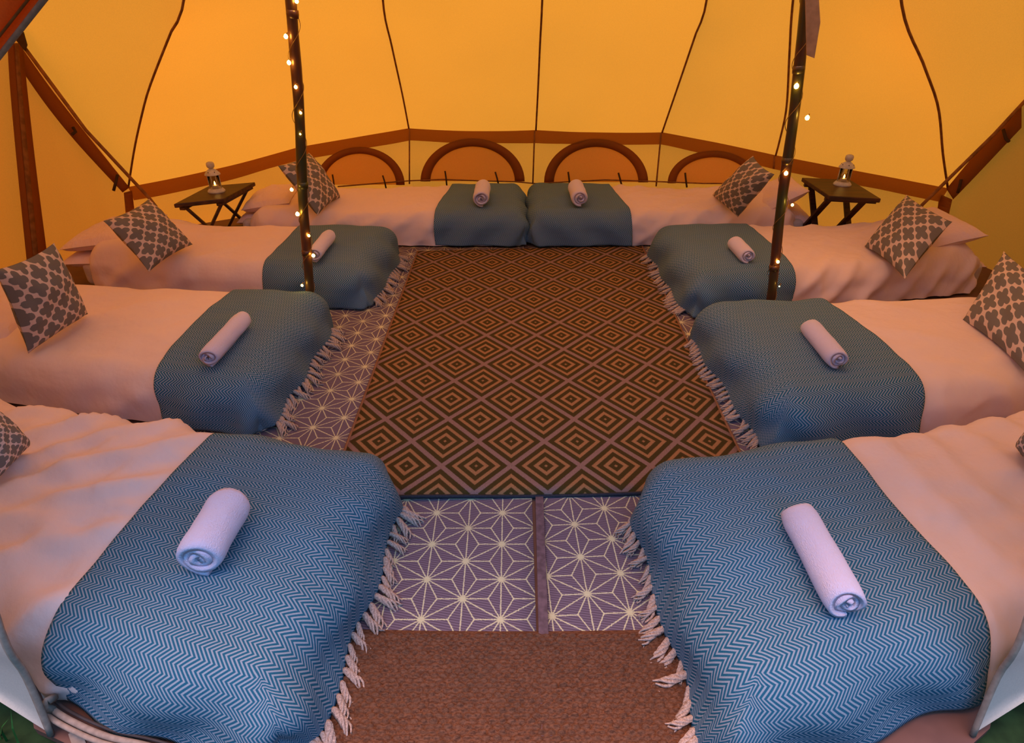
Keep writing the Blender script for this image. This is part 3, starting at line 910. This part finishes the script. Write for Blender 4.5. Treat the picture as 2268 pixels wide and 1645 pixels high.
def cushion(pa, pb, pc, za, zb, label, pd=None, Yc=None, T=.062):
    A = at_z(*pa, za); B_ = at_z(*pb, zb)
    e = B_-A; d = ray(*pc)
    if Yc is None:
        den = d.dot(e); t = (B_-CAM).dot(e)/den if abs(den) > .15 else 0
        C_ = CAM + d*t if t > 0 else at_y(*pc, B_.y)
        if not (0.7*e.length < (C_-B_).length < 1.5*e.length):
            # nearest point of the ray that lies one edge away
            best = min((abs((CAM+d*tt-B_).length - e.length), tt) for tt in [B_.y/d.y*(.8+.005*k) for k in range(81)])
            C_ = CAM + d*best[1]
    else: C_ = at_y(*pc, Yc)
    D_ = A + C_ - B_
    if pd is not None:
        dd = ray(*pd); t = (D_-CAM).dot(dd)/dd.length_squared; D_ = CAM + dd*t
    o = pillow_mesh('scatter_cushion', A, B_, C_, D_, T, M['cushion'], None, .085, 28, .42, .7, 1.0, random.random()*10)
    tag(o, label, 'cushion', 'quatrefoil cushions propped on the pillows')
    print('cushion', label[:40], 'edge %.2f %.2f' % (e.length, (C_-B_).length), [tuple(round(x, 2) for x in q) for q in (A, B_, C_, D_)])
    return o
cushion((330,602),(427,541),(330,440),.20,.22,'grey quatrefoil cushion on the farthest left bed, below the side table', (229,489))
cushion((63,783),(195,695),(120,538),.20,.22,'grey quatrefoil cushion on the middle left bed', (-12,598))
cushion((-22,1075),(64,988),(-22,900),.22,.22,'grey quatrefoil cushion cut by the left picture edge, bed nearest the door', (-110,985))
cushion((704,477),(754,437),(684,338),.20,.20,'grey quatrefoil cushion on the back bed, behind the left pole', (616,367))
cushion((1634,481),(1577,433),(1668,345),.20,.20,'grey quatrefoil cushion on the back bed, against a white pillow', (1715,386))
cushion((2004,617),(1915,545),(2008,431),.20,.20,'grey quatrefoil cushion on the farthest right bed', (2109,491))
cushion((2278,832),(2132,708),(2223,556),.20,.20,'grey quatrefoil cushion on the middle right bed, cut by the picture edge', (2370,660))
cushion((2335,1085),(2252,990),(2340,905),.21,.21,'grey quatrefoil cushion on the right bed nearest the door, corner at the picture edge', (2430,985))

def pillow(cx_, cy_, cz, lx, ly, T, rz, tilt, label, tiltax='y'):
    R = Matrix.Rotation(rz, 3, 'Z') @ Matrix.Rotation(tilt, 3, 'Y')
    P = [Vector((cx_, cy_, cz)) + R @ Vector((a*lx/2, b*ly/2, 0)) for a, b in ((-1,-1),(1,-1),(1,1),(-1,1))]
    o = pillow_mesh('pillow', *P, T, M['pillowcase'], None, .06, 22, .38, 1.0, 1.0, cx_*3)
    tag(o, label, 'pillow', 'white pillows at the bed heads'); return o
# left beds: two stacked, heads at -x
pillow(-2.04, 3.02, .130, .30, .46, .045, 0, 0, 'white pillow under another at the head of the farthest left bed')
pillow(-2.02, 3.04, .215, .32, .46, .050, .03, -.10, 'white upper pillow at the head of the farthest left bed')
pillow(-1.50, 3.72, .115, .26, .42, .045, .1, 0, 'white lower pillow at the head of the left back bed')
pillow(-1.46, 3.74, .200, .28, .42, .050, .12, -.12, 'white upper pillow at the head of the left back bed')
pillow(-1.93, 2.10, .235, .32, .46, .055, .05, .25, 'white pillow at the head of the middle left bed')
pillow(1.66, 3.70, .115, .26, .42, .045, -.1, 0, 'white lower pillow at the head of the right back bed')
pillow(1.56, 3.66, .235, .30, .40, .055, -.1, -.55, 'white pillow leaning up behind the cushion on the right back bed')
pillow(2.18, 3.02, .115, .26, .44, .045, 0, 0, 'white lower pillow at the head of the farthest right bed')
pillow(2.07, 3.00, .235, .34, .46, .055, -.05, -.30, 'white pillow leaning at the head of the farthest right bed')
pillow(2.02, 2.00, .235, .32, .46, .055, -.05, -.25, 'white pillow at the head of the middle right bed')

# ---- rolled towels
def towel_mesh(seed):
    turns = 3.2; n = 96; R = 1.0; Ls = 14; th = .72/(turns)*.92
    inner = []; outer = []
    for i in range(n+1):
        a = turns*2*math.pi*i/n + 3.6; r = .12 + (R-.12)*i/n
        wob = 1 + .03*math.sin(a*1.3+seed)
        outer.append((r*wob*math.cos(a), r*wob*math.sin(a))); ri = max(.0, r-(R-.12)/turns*.97)
        inner.append((ri*wob*math.cos(a), ri*wob*math.sin(a)))
    v = []; f = []; K = n+1
    for j in range(Ls+1):
        y = -1 + 2*j/Ls
        endk = 1 - .10*(abs(y)**10)
        for arr in (outer, inner):
            for i, (x, z) in enumerate(arr):
                depth = (.035*math.sin(i*.35+seed) if j in (0, Ls) else 0)
                k = endk*(1+.05*nz(x*2, y*2.4, seed+z))
                v.append((x*k, y + depth*(1 if j == 0 else -1), z*k*.93))
    S = 2*K
    for j in range(Ls):
        for i in range(n):
            a = j*S+i; f.append((a, a+1, a+S+1, a+S))
            b = j*S+K+i; f.append((b+S, b+S+1, b+1, b))
        a = j*S+n; b = j*S+K+n; f.append((a, b, b+S, a+S))
        a = j*S; b = j*S+K; f.append((a+S, b+S, b, a))
    for j in (0, Ls):
        for i in range(n):
            a = j*S+i; b = j*S+K+i
            f.append((a, b, b+1, a+1) if j == 0 else (a+1, b+1, b, a))
    me = bpy.data.meshes.new('rolled_towel'); me.from_pydata(v, [], f)
    me.polygons.foreach_set('use_smooth', [True]*len(f)); me.update(); me.materials.append(M['towel'])
    return me
TW = [towel_mesh(1.0), towel_mesh(4.0)]
def towel(near, far, dia, zb, label, k):
    zt = zb
    a = at_z(*near, zt+.04); r = dia/2/F_PX*((a-CAM).dot(Vector((0, ct, -st))))
    a = at_z(*near, zt+r); b = at_z(*far, zt+r)
    o = bpy.data.objects.new('rolled_towel', TW[k % 2]); COL.objects.link(o)
    c = (a+b)/2; d = b-a
    o.location = c; o.rotation_euler = (0, 0, math.atan2(d.y, d.x)-math.pi/2)
    o.scale = (r, d.length/2, r)
    tag(o, label, 'towel', 'rolled towels on the throws')
    print('towel', label[-30:], 'r %.3f len %.3f' % (r, d.length))
ZT = H0+.022
towel((440,1240),(516,1112),122,ZT,'white rolled towel on the left throw nearest the door',0)
towel((1880,1338),(1770,1136),104,ZT,'white rolled towel on the right throw nearest the door',1)
towel((461,793),(541,706),54,ZT,'white rolled towel on the middle left throw',0)
towel((1859,797),(1795,722),54,ZT,'white rolled towel on the middle right throw',1)
towel((696,565),(731,522),40,ZT,'white rolled towel behind the left tent pole',0)
towel((1658,568),(1628,536),40,ZT,'white rolled towel on the throw beside the right tent pole',1)
towel((1066,441),(1071,412),42,ZT-.004,'white rolled towel on the back throw left of the middle',0)
towel((1286,440),(1276,411),42,ZT-.004,'white rolled towel on the back throw right of the middle',1)

# ================================================================= TABLES, LANTERNS
def table(lf, fr, rt, bk, zt, label):
    P = [at_z(*p, zt) for p in (lf, fr, rt, bk)]
    c = sum(P, Vector())/4; root = empty('folding_side_table', (c.x, c.y, 0)); tag(root, label, 'table', 'folding side tables')
    off = root.location
    th = .022
    mb = MB(); mb.hexa([p-Vector((0,0,th))-off for p in P] + [p-off for p in P])
    o = mb.build('tabletop', M['wood'], root); bv = o.modifiers.new('b', 'BEVEL'); bv.width = .004; bv.segments = 2
    def leg_pair(p, q, inset):
        a = p.lerp(q, .12)+inset; b = p.lerp(q, .90)+inset
        dirn = (q-p).normalized(); side = Vector((-dirn.y, dirn.x, 0))
        for (t0_, b0_, o_) in ((a, b, .008), (b, a, -.008)):
            mb = MB(); mb.bar(Vector((t0_.x,t0_.y,zt-th))-off+side*o_, Vector((b0_.x,b0_.y,.0))-off+side*o_, .014, .030, side)
            mb.build('leg', M['wood'], root)
    n = (P[3]-P[0]).normalized()
    leg_pair(P[0], P[1], n*.03); leg_pair(P[3], P[2], -n*.05)
    for k in (.14, .88):
        mb = MB(); a = P[0].lerp(P[1], k); b = P[3].lerp(P[2], k)
        mb.bar(a-Vector((0,0,th+.008))-off, b-Vector((0,0,th+.008))-off, .028, .014); mb.build('rail', M['wood'], root)
        mb = MB(); mb.bar(Vector((a.x,a.y,.03))-off, Vector((b.x,b.y,.03))-off, .022, .03); mb.build('stretcher', M['wood'], root)
    # low shelf folded between the legs
    mb = MB(); q = [P[0].lerp(P[1], k).lerp(P[3].lerp(P[2], k), m_) for k, m_ in ((.30,.12),(.72,.12),(.72,.85),(.30,.85))]
    mb.hexa([Vector((p.x,p.y,.055))-off for p in q] + [Vector((p.x,p.y,.068))-off for p in q]); mb.build('shelf', M['wood'], root)
    return P
table((384,452),(495,440),(565,403),(461,412),.30,'dark wooden folding side table between the left bed and left back bed')
table((1776,393),(1838,434),(1952,440),(1884,398),.34,'dark wooden folding side table between the right bed and right back bed')
def lantern(px, py, zt, k, label, flame_dx):
    b = at_z(px, py, zt); root = empty('candle_lantern', (b.x, b.y, zt)); tag(root, label, 'lantern', 'white candle lanterns')
    mb = MB(); mb.lathe([(.0,0),(.048,0),(.048,.006),(.040,.016),(.034,.020),(0,.020)], 24, cap=False); mb.build('base', M['lantern'], root, False)
    mb = MB(); mb.lathe([(.031,.020),(.031,.095),(.0295,.095),(.0295,.020)], 24, cap=False); mb.build('glass', M['glass'], root, True)
    mb = MB()
    for i in range(8):
        a = 2*math.pi*i/8; mb.tube([(.0335*math.cos(a), .0335*math.sin(a), .018), (.0335*math.cos(a), .0335*math.sin(a), .098)], .0013, 5)
    mb.build('cage', M['lantern'], root, True)
    mb = MB(); mb.lathe([(.030,.094),(.043,.096),(.041,.102),(.034,.112),(.022,.122),(.012,.128),(.010,.130),(0,.130)], 24, cap=False); lid_ = mb.build('lid', M['lantern'], root, False)
    mb = MB(); mb.lathe([(.008,.128),(.016,.133),(.021,.140),(.022,.150),(.021,.158),(.016,.164),(.008,.167),(0,.168)], 18, cap=False); mb.build('finial', M['lantern'], root, True)
    for i in range(6):
        a = 2*math.pi*i/6+.3; mb = MB(); c = Vector((.0335*math.cos(a), .0335*math.sin(a), .1135)); nn = Vector((math.cos(a)*.6, math.sin(a)*.6, .8)).normalized()
        mb.tube([c-nn*.002, c+nn*.0012], .0028, 8); mb.build('vent', M['zip'], lid_)
    mb = MB(); mb.lathe([(.0,.020),(.018,.020),(.018,.034),(0,.034)], 16, cap=False); cnd_ = mb.build('candle', M['wax'], root, True)
    mb = MB(); mb.lathe([(0,.034),(.004,.038),(.0048,.043),(.003,.050),(0,.056)], 10, cap=False); mb.build('flame', M['flame'], cnd_, True)
    root.scale = (k, k, k)
lantern(480, 424, .30, .98, 'white metal candle lantern with domed lid on the left side table', 0)
lantern(1865, 409, .34, .98, 'white metal candle lantern with domed lid on the right side table', 0)

# ================================================================= POLES AND LIGHTS
def pole(p0, p1, Y, rad, label, joints):
    base = at_z(*p0, 0.0); top = at_y(*p1, Y)
    d = (top-base); apex = base + d*(2.45/d.z)
    root = empty('tent_pole', base); tag(root, label, 'tent pole', 'wooden tent poles')
    mb = MB(); n = 24
    pts = [base.lerp(apex, i/n)-base + Vector((.003*math.sin(i*.9), 0, 0)) for i in range(n+1)]
    mb.tube(pts, [rad*(1+.05*math.sin(i*2.1)) for i in range(n+1)], 14); mb.build('pole_shaft', M['pole'], root, True)
    dn = d.normalized()
    for z in joints:
        c = dn*(z/dn.z); mb = MB(); mb.tube([c-dn*.012, c, c+dn*.012], [rad*1.06, rad*1.12, rad*1.06], 14); mb.build('joint_ring', M['pole'], root, True)
    return base, apex
pl_b, pl_a = pole((690,728),(646,0), 2.34, .0185, 'slender dark pole on the left of the aisle wound with fairy lights', (.35,.62,1.18))
pr_b, pr_a = pole((1697,735),(1788,0), 2.28, .0185, 'slender dark pole on the right of the aisle wound with fairy lights', (.3,.72,1.02))
def fairy(base, apex, pix, rad, label):
    root = empty('fairy_light_string', tuple(base)); tag(root, label, 'fairy lights', 'fairy light strings on the poles'); off = base
    ax = (apex-base).normalized(); pts = []
    bulbs = []
    for (px, py, s) in pix:
        d = ray(px, py); # nearest approach to the pole axis, then pull towards the camera
        w0 = CAM-base; b = d.dot(ax); a_ = d.dot(d); c_ = 1.0; dd = d.dot(w0); e_ = ax.dot(w0)
        den = a_*c_-b*b; t = (b*e_-c_*dd)/den
        p = CAM + d*(t - (rad+.006)/d.length); bulbs.append(p)
        mb = MB(); r = .0066*s; mb.lathe([(0,-r),(r*.7,-r*.7),(r,0),(r*.7,r*.7),(0,r*1.2)], 8, p-off, cap=False)
        bo_ = mb.build('bulb', M['bulb'], root, True)
        mb = MB(); q = p + Vector((.006, .004, .012)); mb.tube([p-off, q-off], .0022, 5); mb.build('bulb_stem', M['wire'], bo_, True)
    # wire winding round the pole from bulb to bulb
    bulbs.sort(key=lambda p: p.z); z = base.z+.02; path = []
    N = 260
    for i in range(N+1):
        zz = lerp(.03, 1.9, i/N); c = base + ax*(zz/ax.z); a = zz*2*math.pi/.19
        path.append(c + Vector((math.cos(a), math.sin(a), 0))*(rad+.004) - off)
    mb = MB(); mb.tube(path, .0012, 4); mb.build('wire', M['wire'], root, True)
fairy(pl_b, pl_a, [(657,3,1),(633,81,1.1),(640,139,1.1),(655,193,.9),(666,250,.7),(665,297,.5),(646,420,1),(659,474,1.2),(684,522,.8),(694,566,1.1),(669,632,.8),(684,657,.5)], .0185, 'warm fairy lights wound round the left tent pole')
fairy(pr_b, pr_a, [(1764,191,1.3),(1788,261,1.2),(1741,384,1.1),(1755,454,.8),(1723,580,.9),(1726,634,.4),(1790,-40,1)], .0185, 'warm fairy lights wound round the right tent pole')
# hanging fabric tag beside the right pole
q = [at_y(x, y, 2.20) for x, y in ((1785,-40),(1784,0),(1787,122),(1804,129),(1817,50),(1814,0),(1812,-40))]
mb = MB(); n = len(q); mb.add(q+[p+Vector((0,.004,0)) for p in q], [tuple(range(n)), tuple(reversed(range(n, 2*n)))]+[(i,(i+1)%n,n+(i+1)%n,n+i) for i in range(n)])
o = mb.build('hanging_fabric_tag', M['leather']); tag(o, 'pale brown fabric tag hanging beside the top of the right tent pole', 'tag')
